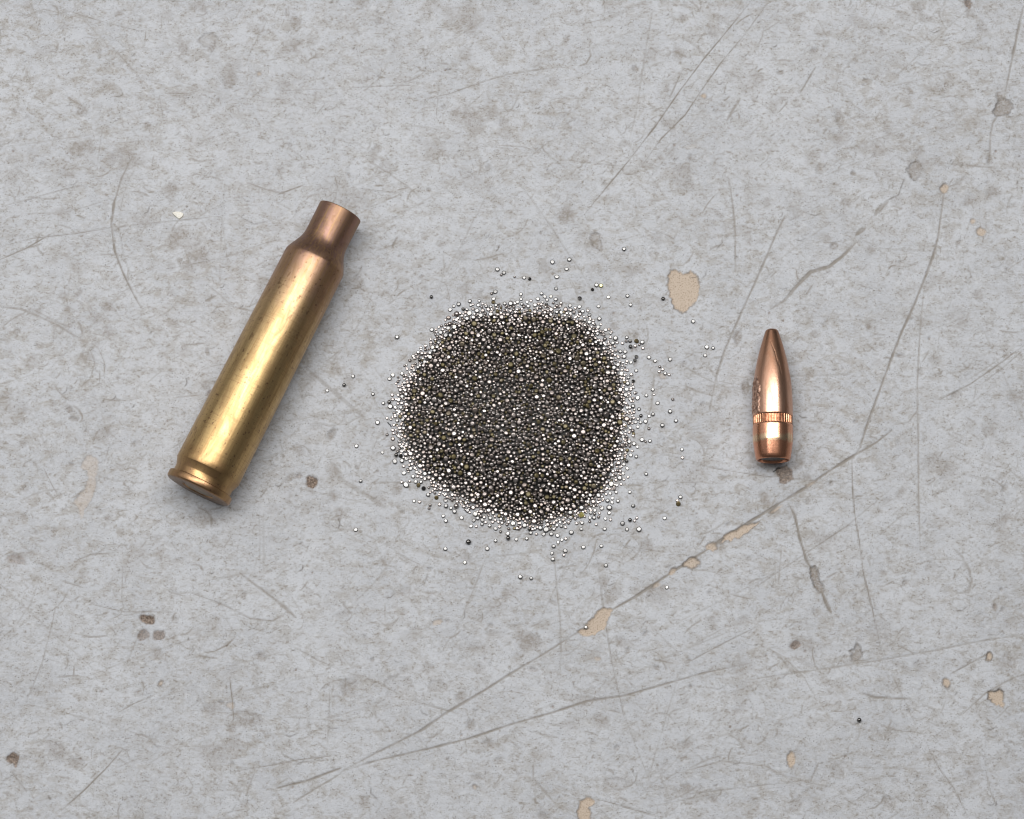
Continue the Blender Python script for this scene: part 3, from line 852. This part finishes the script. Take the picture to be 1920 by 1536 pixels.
def spin(prof, seg, squash=1.0, wob=0.0, seed=0, tilt=0.0):
    r = random.Random(seed)
    ph = [r.uniform(0, 6.28) for _ in range(3)]
    V, F, ring = [], [], []
    for (q, z) in prof:
        if q < 1e-6:
            ring.append([len(V)])
            V.append((0, 0, z))
        else:
            L = []
            for k in range(seg):
                a = 2 * math.pi * k / seg
                w = 1 + wob * (math.sin(2 * a + ph[0]) * 0.6 + math.sin(3 * a + ph[1]) * 0.4)
                L.append(len(V))
                V.append((q * w * math.cos(a), q * w * math.sin(a) * squash, z + tilt * q * math.cos(a)))
            ring.append(L)
    for A, B in zip(ring[:-1], ring[1:]):
        for k in range(seg):
            k2 = (k + 1) % seg
            if len(A) == 1:
                F.append((A[0], B[k], B[k2]))
            elif len(B) == 1:
                F.append((A[k], B[0], A[k2]))
            else:
                F.append((A[k], B[k], B[k2], A[k2]))
    return V, F

def grain_mesh(nm, prof, mat, **kw):
    V, F = spin(prof, 12, **kw)
    me = bpy.data.meshes.new(nm)
    me.from_pydata(V, [], F)
    me.update()
    me.materials.append(mat)
    return me

MESHES = {
 's': [grain_mesh('flat_grain', disc_profile(t, fl), GM['silver'], squash=q, wob=w, seed=i) for i, (t, fl, q, w) in
       enumerate([(1.0, .68, 1, .02), (.9, .70, .95, .04), (1.1, .64, 1, .03), (.8, .72, .9, .05), (1.2, .60, .97, .02)])],
 'd': [grain_mesh('round_grain', ball_profile(), GM['dark'], squash=q, wob=w, seed=i) for i, (q, w) in enumerate([(1, .0), (.93, .03), (.97, .05)])],
 'm': [grain_mesh('cracked_grain', disc_profile(.9, .74), GM['mottled'], squash=.95, wob=.05, seed=i) for i in range(2)],
 'o': [grain_mesh('olive_grain', disc_profile(1.0, .6), GM['olive'], squash=.95, wob=.05, seed=i, tilt=.35) for i in range(2)],
 'y': [grain_mesh('yellowish_grain', disc_profile(1.0, .66), GM['yellow'], wob=.03, seed=3)],
 'g': [grain_mesh('grey_grain', disc_profile(1.0, .62), GM['dark'], squash=.97, wob=.03, seed=4, tilt=.28)],
}

# grains that lie by themselves or on the skirt of the heap: zoom tile offset, zoom factor, (u, v, radius, kind)
TILES = [
 (650, 430, 5.333, [(847,676,17,'d'),(1506,397,22),(1572,431,19),(1546,455,14,'d'),(1679,475,12,'d'),(1774,481,18),(1829,494,17,'g'),(1486,621,21),(1450,640,15,'d'),(1742,646,18),(1469,692,20),(1465,727,18,'o'),(1744,696,17),(1708,723,20),(1804,726,17),(1842,713,15),(1912,694,20),(1232,715,19),(1326,714,16),(1120,746,21),(1070,766,17),(1035,800,21),(1164,798,17,'d'),(1202,799,16),(1240,755,17),(1316,757,19),(1359,742,14),(1395,768,17),(1440,772,17),(1492,758,18),(1543,768,14,'d'),(1580,741,18),(1592,775,13,'d'),(1641,740,24),(1674,770,14),(1751,745,17),(1815,767,20),(1884,754,21),(1098,901,20),(1152,866,18),(1204,893,24),(1228,836,26,'m'),(1303,812,24),(1341,860,24),(1014,986,22),(1076,976,24,'m'),(941,1030,21),(851,1001,20),(503,1075,22),(990,1058,24),(1036,1062,18),(62,1465,20),(460,1456,21,'m'),(428,1493,19),(553,1440,19),(918,1133,17),(931,1097,13,'d'),(905,1177,19),(857,1178,22,'m'),(832,1234,18),(879,1215,18),(797,1238,14,'d'),(790,1272,14),(762,1289,13),(834,1280,21,'m'),(727,1304,16,'d'),(780,1326,18),(731,1341,16),(710,1378,18),(671,1408,17),(630,1427,14),(630,1475,17),(604,1503,15),(692,1483,14)]),
 (980, 430, 5.333, [(298,323,23),(466,300,21),(439,395,18),(341,472,23),(333,590,18),(1014,194,20),(738,555,19),(783,560,20,'y'),(698,601,16,'g'),(571,687,20,'g'),(858,677,18,'m'),(1048,663,19),(1079,753,18),(758,768,18),(1405,692,18,'d'),(1705,917,20),(1842,1175,22),(1905,1185,17),(1825,1259,18),(189,640,18),(220,669,19),(281,669,18,'m'),(330,698,19),(151,694,19),(244,703,16),(83,713,14),(46,725,16),(199,724,16),(306,735,14,'d'),(236,750,16,'d'),(384,735,15),(473,760,20),(568,771,20),(526,784,16),(600,817,19),(652,812,16),(667,853,19),(490,805,14,'d'),(565,818,16,'d'),(575,845,16,'o'),(477,840,17),(423,861,16),(522,881,16),(342,825,20),(384,828,19),(571,901,17),(622,905,17),(667,925,20),(708,911,15),(767,892,21),(718,951,16,'d'),(754,975,21),(831,1003,19),(879,1034,17),(878,1079,16),(928,1086,24),(748,1043,18),(901,1136,19),(945,1132,16),(878,1177,15),(998,1137,16),(827,1152,17),(781,1145,19),(732,1133,19),(812,1190,16),(1041,1080,17),(1035,1118,15,'d'),(1075,1115,18,'g'),(1140,1115,22,'o'),(1195,1127,21),(1126,1163,16),(1166,1155,12,'d'),(1078,1171,19,'d'),(1202,1186,16),(976,1220,19),(1025,1222,19),(1015,1270,21),(1138,1272,18,'g'),(1123,1308,17,'g'),(1042,1317,16),(1083,1329,17),(860,1243,14,'d'),(897,1247,16),(884,1286,16),(930,1312,16),(889,1323,15),(953,1353,22),(911,1386,23),(1262,1278,20),(1327,1313,18),(1475,1298,20),(1372,1374,14,'d'),(1400,1399,16),(1366,1421,15),(1425,1440,17),(1463,1452,16),(1135,1411,18),(1058,1481,17),(1012,1510,16),(1106,1516,17,'g'),(988,1440,26,'m')]),
 (650, 700, 5.333, [(308,491,22),(262,206,17),(366,297,17),(425,287,18,'d'),(437,329,25),(488,342,19),(521,381,22),(514,217,15),(402,447,14),(471,516,15),(404,613,15,'d'),(98,725,20),(355,791,17),(463,745,25),(481,878,25),(553,872,22),(596,853,19),(569,927,16),(573,995,22),(639,950,20),(681,947,16),(700,988,18),(664,1029,19),(709,1031,16),(690,1081,19),(742,1084,18),(629,1076,14),(549,1086,16),(592,1111,29),(717,1117,20,'o'),(769,1149,21,'g'),(138,1076,17),(813,1213,19),(897,1241,20,'o'),(674,1276,17),(728,1285,16,'g'),(834,1317,15,'d'),(824,1349,15,'d'),(928,1311,16),(988,1273,18),(519,263,21),(553,230,20),(569,258,16),(474,397,16,'d'),(541,341,17),(486,431,16),(505,472,17),(559,465,17),(525,547,15),(569,550,17),(513,620,18),(530,675,20),(550,730,18),(549,777,20),(574,692,13),(575,93,19),(585,170,16),(509,782,14,'d'),(495,817,18,'d'),(541,825,19,'g'),(635,877,16),(652,910,15),(782,1003,21),(826,998,17)]),
 (980, 700, 5.333, [(1301,161,17),(1313,212,12),(1237,220,17),(1501,259,15,'d'),(1350,296,20),(1473,379,21),(1533,473,19),(1397,519,21),(1302,408,18),(1265,428,17),(1228,479,21),(1263,552,15,'d'),(1194,661,22),(1227,682,13,'d'),(1273,675,18),(1593,760,17),(1598,843,16),(1234,1006,17),(1070,1186,17),(1105,1323,19),(952,1276,18),(898,1247,18),(936,1187,17),(1577,1236,19),(1547,1271,16),(1557,1302,23,'o'),(894,1290,18),(848,1273,20),(1053,1037,14),(1012,1062,15),(971,1045,23),(1047,950,18),(1040,878,17,'d'),(1136,831,18),(1080,816,20),(1097,775,14),(1146,734,17),(1114,703,20),(1066,682,19),(1029,576,17),(1005,633,18),(1150,534,18),(1130,489,17),(1180,490,17),(1154,455,17),(1183,424,17,'d'),(1110,445,16),(1163,357,18),(1103,327,21),(1150,242,24),(1124,195,16),(1106,136,18),(1051,100,22),(1040,158,22),(1030,213,24),(1073,255,18),(1046,341,19),(1034,299,16),(1010,121,15),(1073,377,14),(1032,808,15,'m'),(1012,910,18),(1005,1000,18),(983,1106,16),(940,1119,17),(932,1067,16),(870,1155,15),(832,1160,15),(876,1200,17),(834,1206,16),(788,1180,15),(992,850,18),(888,1105,28,'m'),(675,1222,19),(757,1220,22),(652,1284,19),(740,1318,16)]),
 (720, 940, 5.333, [(620,45,21),(669,66,18),(705,101,20),(594,145,18),(618,194,19),(776,164,20),(870,246,20),(923,251,15),(897,190,18),(935,168,18),(835,91,20),(915,122,26,'m'),(982,186,20),(979,228,17),(1016,209,16),(1056,242,17),(1061,167,20),(1113,187,14),(1144,207,15),(1168,178,17),(1180,215,16),(1155,253,16),(1115,272,19),(1165,303,15,'d'),(1238,322,20),(1242,367,21,'d'),(1322,379,18),(1427,372,17),(1115,393,17),(1033,472,21),(613,474,19),(845,404,24,'d'),(808,610,18,'m'),(1291,219,25,'m'),(1243,211,15),(1360,219,16),(1405,240,24),(1452,278,17,'d'),(1467,315,18),(1509,273,17),(1563,266,23),(1597,329,19),(1672,326,20),(1662,278,14,'d'),(1698,277,18),(1734,342,20),(1740,407,18),(1778,384,17),(1817,374,16),(1695,449,19),(1680,517,19),(1689,578,20),(1812,494,21),(1798,536,15),(1774,248,17),(1815,259,16),(1723,247,17),(1869,162,20),(1846,208,16),(1760,208,17),(1621,280,29)]),
 (1040, 940, 7.385, [(369,90,36),(218,157,32),(225,222,28),(285,240,22),(498,155,25),(560,124,25),(654,93,30),(757,85,36),(754,160,27),(620,162,20),(487,226,25),(544,226,27),(607,217,22,'d'),(485,280,20,'d'),(702,240,24),(774,254,22),(379,297,26),(369,384,23),(575,320,21),(692,382,26),(940,303,30),(1044,258,25,'d'),(1107,269,21),(1138,228,22),(1002,387,25),(1168,386,34),(1524,232,25),(1087,60,27),(398,634,28),(647,618,24),(230,428,32)]),
 (0, 0, 1.0, [(667,993,3.9),(1136,1060,3.4),(1250.5,1101,3.6),(975.5,1081.5,4.0),(996,1084,3.1),(1098.5,1176,3.3),(1611,1350,3.8,'d'),(613.5,732,3.1),(645,722,3.3,'d'),(1299.6,602,3.6)]),
]
OUTLINE = [(895,580),(935,576),(980,574),(1030,577),(1080,586),(1112,603),(1138,632),(1160,668),(1174,705),(1181,745),(1182,790),(1178,830),(1168,870),(1150,912),(1124,944),(1090,968),(1050,984),(1005,991),(962,986),(920,972),(880,953),(840,932),(805,908),(775,880),(754,848),(743,810),(741,770),(747,735),(762,700),(785,668),(812,638),(838,608),(864,589)]

def dist_in(P, x, y):
    """signed distance to the heap outline, positive inside"""
    d = 1e9; ins = False
    n = len(P)
    for k in range(n):
        ax, ay = P[k]; bx, by = P[(k + 1) % n]
        dx, dy = bx - ax, by - ay
        t = max(0, min(1, ((x - ax) * dx + (y - ay) * dy) / (dx * dx + dy * dy)))
        d = min(d, math.hypot(x - ax - t * dx, y - ay - t * dy))
        if (ay > y) != (by > y) and x < (bx - ax) * (y - ay) / (by - ay) + ax:
            ins = not ins
    return d if ins else -d

OUT_W = [tuple(float(q) for q in px(u, v)) for u, v in OUTLINE]
CX = sum(p[0] for p in OUT_W) / len(OUT_W)
CY = sum(p[1] for p in OUT_W) / len(OUT_W)

loose = []          # x, y, r, kind
for ox, oy, f, lst in TILES:
    for it in lst:
        u, v, r = ox + it[0] / f, oy + it[1] / f, it[2] / f
        k = it[3] if len(it) > 3 else 's'
        r *= 1.10
        x, y = (float(q) for q in px(u, v, r * PX))
        if any((x - a) ** 2 + (y - b) ** 2 < (2.6 * PX + 0.25 * r * PX) ** 2 for a, b, _, _ in loose):
            continue
        loose.append((x, y, r * PX, k))

HALF = 1.6
def heap_height(d):
    """height of the heap at distance d inside its edge"""
    if d <= 0:
        return 0.0
    t = min(d / 1.0, 1.0)
    return 0.24 * (1 - (1 - t) ** 1.35)

class Hash:
    def __init__(self, c):
        self.c = c; self.d = {}
    def add(self, x, y, r):
        self.d.setdefault((int(x // self.c), int(y // self.c)), []).append((x, y, r))
    def hit(self, x, y, r, k):
        i, j = int(x // self.c), int(y // self.c)
        for a in (-1, 0, 1):
            for b in (-1, 0, 1):
                for q, w, s in self.d.get((i + a, j + b), ()):
                    m = k * (r + s)
                    if (x - q) ** 2 + (y - w) ** 2 < m * m:
                        return True
        return False

rnd = random.Random(5)
heap = []           # x, y, z, r, kind, tilt, azimuth, thickness, tint
bx0, bx1 = min(p[0] for p in OUT_W), max(p[0] for p in OUT_W)
by0, by1 = min(p[1] for p in OUT_W), max(p[1] for p in OUT_W)

def fill(radius_fn, tries, packing, lift, top, seedhash=None):
    H = seedhash or Hash(0.1)
    for _ in range(tries):
        x = rnd.uniform(bx0 - 0.1, bx1 + 0.1); y = rnd.uniform(by0 - 0.1, by1 + 0.1)
        d = dist_in(OUT_W, x, y) + rnd.gauss(0, 0.04)
        if d < 0.0:
            continue
        r = radius_fn()
        if H.hit(x, y, r, packing):
            continue
        H.add(x, y, r)
        floor = d < 0.05 + abs(rnd.gauss(0, 0.045))
        h = heap_height(d - 0.06)
        ball = rnd.random() < (0.22 if floor and r > 0.017 else 0.62 if r < 0.025 else 0.12 if r < 0.032 else 0.03)
        if floor:
            tilt = abs(rnd.gauss(0, 5)); z = 0.0
        else:
            edge = max(0, min(1, 1 - (d - 0.06) / 0.40))
            tilt = abs(rnd.gauss(0, 15 - 9 * edge)) + rnd.random() * (14 - 14 * edge)
            z = max(0.0, h + lift + rnd.uniform(-0.008, 0.008))
        tint = rnd.random() * 0.62 if rnd.random() < 0.84 else rnd.uniform(0.74, 0.93)
        if floor:
            tint = rnd.random() * 0.4 if rnd.random() < 0.9 else tint
        heap.append((x, y, z, r, 'ball' if ball else 'disc', math.radians(tilt), rnd.uniform(0, 6.283), rnd.uniform(0.8, 1.25), tint, top))
    return H

H0 = Hash(0.1)
for x, y, r, k in loose:
    H0.add(x, y, r)
fill(lambda: rnd.uniform(0.033, 0.045), 900, 1.05, 0.006, True, H0)
fill(lambda: rnd.uniform(0.025, 0.033), 8000, 0.92, 0.002, True, H0)
fill(lambda: rnd.uniform(0.018, 0.025), 22000, 0.86, 0.0, True, H0)
fill(lambda: rnd.uniform(0.014, 0.018), 9000, 0.84, 0.004, True, H0)
fill(lambda: rnd.uniform(0.018, 0.026), 9000, 0.9, -0.026, False, Hash(0.1))

# ---- individuals: the 300 that show largest
LIMIT = 300
loose.sort(key=lambda g: -g[2])
single = loose[:LIMIT]
rest = loose[LIMIT:]
need = LIMIT - len(single)
promoted = []
if need > 0:
    tops = sorted([g for g in heap if g[9]], key=lambda g: -g[3])[:need]
    ids = set(id(g) for g in tops)
    heap = [g for g in heap if id(g) not in ids]
    promoted = tops
print('LOOSE', len(loose), 'SINGLE', len(single), 'PROMOTED', len(promoted), 'HEAP', len(heap))
for x, y, r, k in rest:
    heap.append((x, y, 0.0, r, 'disc' if k != 'd' else 'ball', 0.02, rnd.uniform(0, 6.28), 1.0, 0.2, True))

# ---- the heap itself
def build_heap():
    protos = {'disc': [spin(disc_profile(1.0, .78)[:], 9, squash=q, wob=w, seed=s) for q, w, s in ((1, .03, 1), (.93, .05, 2), (.88, .04, 3))],
              'ball': [spin(ball_profile(6, 0.72), 8, squash=q, wob=w, seed=s) for q, w, s in ((1, 0, 1), (.9, .04, 2))]}
    prep = {}
    for k, L in protos.items():
        prep[k] = []
        for V, F in L:
            tri = []
            for f in F:
                tri.append((f[0], f[1], f[2]))
                if len(f) == 4:
                    tri.append((f[0], f[2], f[3]))
            prep[k].append((np.array(V, np.float32), np.array(tri, np.int32)))
    vs, fs, ts, base = [], [], [], 0
    for (x, y, z, r, kind, tilt, az, th, tint, top) in heap:
        V, T = prep[kind][rnd.randrange(len(prep[kind]))]
        c = V - np.array([0, 0, 0.5 if kind == 'disc' else 0.72], np.float32)
        if kind == 'disc':
            c = c * np.array([1, 1, th], np.float32)
        M = np.array(Matrix.Rotation(az, 3, 'Z') @ Matrix.Rotation(tilt, 3, 'X') @ Matrix.Rotation(rnd.uniform(0, 6.28), 3, 'Z'), np.float32)
        w = (c @ M.T) * r
        w[:, 2] -= w[:, 2].min()
        w += np.array([x, y, z], np.float32)
        vs.append(w); fs.append(T + base); ts.append(np.full(len(w), tint, np.float32))
        base += len(w)
    # near-black filler sheet under the visible layer, darkening the gaps between grains
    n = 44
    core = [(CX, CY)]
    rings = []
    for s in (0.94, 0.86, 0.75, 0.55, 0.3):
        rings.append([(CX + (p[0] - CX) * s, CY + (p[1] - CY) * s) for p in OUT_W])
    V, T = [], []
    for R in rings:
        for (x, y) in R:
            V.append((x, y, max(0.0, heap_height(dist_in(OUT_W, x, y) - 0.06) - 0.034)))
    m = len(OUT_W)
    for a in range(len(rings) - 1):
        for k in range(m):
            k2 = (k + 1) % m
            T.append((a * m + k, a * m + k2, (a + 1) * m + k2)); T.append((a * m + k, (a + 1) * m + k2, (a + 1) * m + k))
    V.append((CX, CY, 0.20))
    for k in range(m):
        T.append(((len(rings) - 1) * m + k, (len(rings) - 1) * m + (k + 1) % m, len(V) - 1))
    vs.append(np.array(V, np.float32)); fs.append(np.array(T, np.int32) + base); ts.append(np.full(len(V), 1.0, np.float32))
    V = np.concatenate(vs); T = np.concatenate(fs); tt = np.concatenate(ts)
    me = bpy.data.meshes.new('powder_heap')
    me.vertices.add(len(V)); me.vertices.foreach_set('co', V.ravel())
    me.loops.add(len(T) * 3); me.loops.foreach_set('vertex_index', T.ravel())
    me.polygons.add(len(T)); me.polygons.foreach_set('loop_start', np.arange(0, len(T) * 3, 3, dtype=np.int32))
    me.update()
    a = me.attributes.new('tint', 'FLOAT', 'POINT')
    a.data.foreach_set('value', tt)
    o = link('powder_heap', me, grain_material('powder', 'stuff'))
    tag(o, 'round heap of dark shiny powder grains in the middle of the floor', 'gunpowder', None, 'stuff')
    print('HEAP TRIS', len(T))

build_heap()

# ---- single grains with a label each
CLOCK = ['twelve', 'one', 'two', 'three', 'four', 'five', 'six', 'seven', 'eight', 'nine', 'ten', 'eleven']
WORD = {'s': 'silvery flat', 'd': 'dark round', 'm': 'cracked silvery', 'o': 'olive brown', 'y': 'pale yellowish', 'g': 'dull grey'}
ORD = ['outermost', 'second outermost', 'third outermost', 'fourth outermost', 'fifth outermost', 'sixth outermost', 'seventh outermost', 'eighth outermost', 'ninth outermost', 'tenth outermost', 'eleventh outermost', 'twelfth outermost']
cells = {}
for (x, y, r, k) in single:
    ang = math.degrees(math.atan2(x - CX, y - CY)) % 360
    q = int((ang + 7.5) // 15) % 24
    c = ("%s o'clock" % CLOCK[q // 2]) if q % 2 == 0 else 'half past ' + CLOCK[q // 2]
    d = -dist_in(OUT_W, x, y)
    zone = 'far' if d > 0.55 else ('loose' if d > 0.12 else 'edge')
    cells.setdefault((k, c, zone), []).append((math.hypot(x - CX, y - CY), x, y, r, k, d))
grain_count = 0
for (k, c, zone), L in cells.items():
    L.sort(reverse=True)
    for i, (_, x, y, r, k, d) in enumerate(L):
        me = MESHES[k][rnd.randrange(len(MESHES[k]))]
        o = bpy.data.objects.new('powder_grain', me)
        COL.objects.link(o)
        o.scale = (r, r, r * rnd.uniform(0.85, 1.1))
        zz = heap_height(-d - 0.06) if d < -0.06 else -0.001
        o.location = (x, y, max(zz, -0.001))
        o.rotation_euler = (rnd.gauss(0, 0.03), rnd.gauss(0, 0.03), rnd.uniform(0, 6.28))
        w = WORD[k]
        if zone == 'edge':
            lab = f"{w} powder grain on the heap's skirt at {c}"
            if len(L) > 1:
                lab = f"{ORD[min(i, 11)]} {w} powder grain on the heap's skirt at {c}"
        else:
            where = 'far out from the heap' if zone == 'far' else 'just clear of the heap'
            lab = f"{w} powder grain {where} at {c}"
            if len(L) > 1:
                lab = f"{ORD[min(i, 11)]} {w} powder grain {where} at {c}"
        tag(o, lab, 'powder grain', 'powder grains scattered around the heap')
        grain_count += 1
for (x, y, z, r, kind, tilt, az, th, tint, top) in promoted:
    o = bpy.data.objects.new('powder_grain', MESHES['s'][0])
    COL.objects.link(o)
    o.scale = (r, r, r * 0.9)
    o.location = (x, y, z)
    o.rotation_euler = (tilt * math.cos(az), tilt * math.sin(az), az)
    tag(o, 'large flat powder grain lying on top of the heap', 'powder grain', 'large powder grains on top of the heap')

# ------------------------------------------------------------------ small litter
def crystal():
    x, y = (float(q) for q in px(1090.5, 965.5, 0.04))
    bm = bmesh.new()
    bmesh.ops.create_icosphere(bm, subdivisions=2, radius=0.043)
    r = random.Random(3)
    for v in bm.verts:
        v.co *= r.uniform(0.78, 1.12)
        v.co.z *= 0.7
    zmin = min(v.co.z for v in bm.verts)
    me = bpy.data.meshes.new('yellow_crystal')
    for v in bm.verts:
        v.co.z -= zmin
    for f in bm.faces:
        f.smooth = False
    bm.to_mesh(me); bm.free()
    g = NT('amber')
    g.set(g.b.inputs['Base Color'], g.mix(g.map(g.noise(g.obj(), 40, 3), 0.35, 0.65), (0.62, 0.58, 0.22, 1), (0.40, 0.34, 0.10, 1)))
    g.b.inputs['Roughness'].default_value = 0.15
    g.b.inputs['Transmission Weight'].default_value = 0.45
    o = link('yellow_crystal', me, g.m)
    o.location = (x, y, 0.0)
    tag(o, 'lumpy translucent yellow crystal grain on the lower right skirt of the heap', 'crystal')

def flake():
    # white fleck of filler standing proud of the grey paint
    P = [(322,399),(329,397),(337,397),(344,400),(344.5,405),(341,409),(336,412),(331,408),(326,404)]
    W = [tuple(float(q) for q in px(u, v)) for u, v in P]
    cx = sum(p[0] for p in W) / len(W); cy = sum(p[1] for p in W) / len(W)
    bm = bmesh.new()
    r = random.Random(2)
    top = [bm.verts.new(((p[0] - cx) * .86, (p[1] - cy) * .86, 0.022 + r.uniform(-.004, .006))) for p in W]
    bot = [bm.verts.new((p[0] - cx, p[1] - cy, -0.002)) for p in W]
    c = bm.verts.new((0.0, 0.0, 0.030))
    n = len(W)
    for k in range(n):
        k2 = (k + 1) % n
        bm.faces.new((bot[k], bot[k2], top[k2], top[k]))
        bm.faces.new((top[k], top[k2], c))
    bmesh.ops.recalc_face_normals(bm, faces=bm.faces)
    me = bpy.data.meshes.new('white_flake')
    bm.to_mesh(me); bm.free()
    g = NT('white_filler')
    n1 = g.noise(g.obj(), 45, 4, 0.6)
    g.set(g.b.inputs['Base Color'], g.mix(g.map(n1, 0.35, 0.7), (0.86, 0.84, 0.78, 1), (0.70, 0.67, 0.58, 1)))
    g.b.inputs['Roughness'].default_value = 0.8
    g.set(g.b.inputs['Normal'], g.bump(n1, 0.02, 0.5))
    o = link('white_flake', me, g.m)
    o.location = (cx, cy, 0)
    tag(o, 'small white flake stuck on the grey floor left of the case mouth', 'flake')

def fibre(name, pts, rad, label):
    cv = bpy.data.curves.new(name, 'CURVE')
    cv.dimensions = '3D'
    sp = cv.splines.new('POLY')
    W = [tuple(float(q) for q in px(u, v)) for u, v in pts]
    sp.points.add(len(W) - 1)
    for q, (x, y) in zip(sp.points, W):
        q.co = (x - W[0][0], y - W[0][1], rad, 1)
    cv.bevel_depth = rad
    cv.bevel_resolution = 2
    tmp = bpy.data.objects.new(name, cv)
    COL.objects.link(tmp)
    dg = bpy.context.evaluated_depsgraph_get()
    me = bpy.data.meshes.new_from_object(tmp.evaluated_get(dg))
    bpy.data.objects.remove(tmp)
    bpy.data.curves.remove(cv)
    g = NT(name + '_lint')
    g.set(g.b.inputs['Base Color'], g.mix(g.noise(g.obj(), 60), (0.05, 0.055, 0.06, 1), (0.10, 0.105, 0.11, 1)))
    g.b.inputs['Roughness'].default_value = 0.7
    me.materials.clear()
    me.materials.append(g.m)
    me.name = name
    o = bpy.data.objects.new(name, me)
    COL.objects.link(o)
    o.location = (W[0][0], W[0][1], 0)
    tag(o, label, 'fibre')

crystal()
flake()
fibre('lint_fibre', [(1449,885),(1452,883.5),(1455,881),(1457.5,878.5),(1460,877.5),(1462.5,878.5)], 0.0055, 'short dark curled fibre lying just below the base of the bullet')
fibre('lint_fibre', [(727,792),(729,795),(731.5,796.5),(733,800),(734,801)], 0.008, 'short dark bent fibre beside the left skirt of the heap')
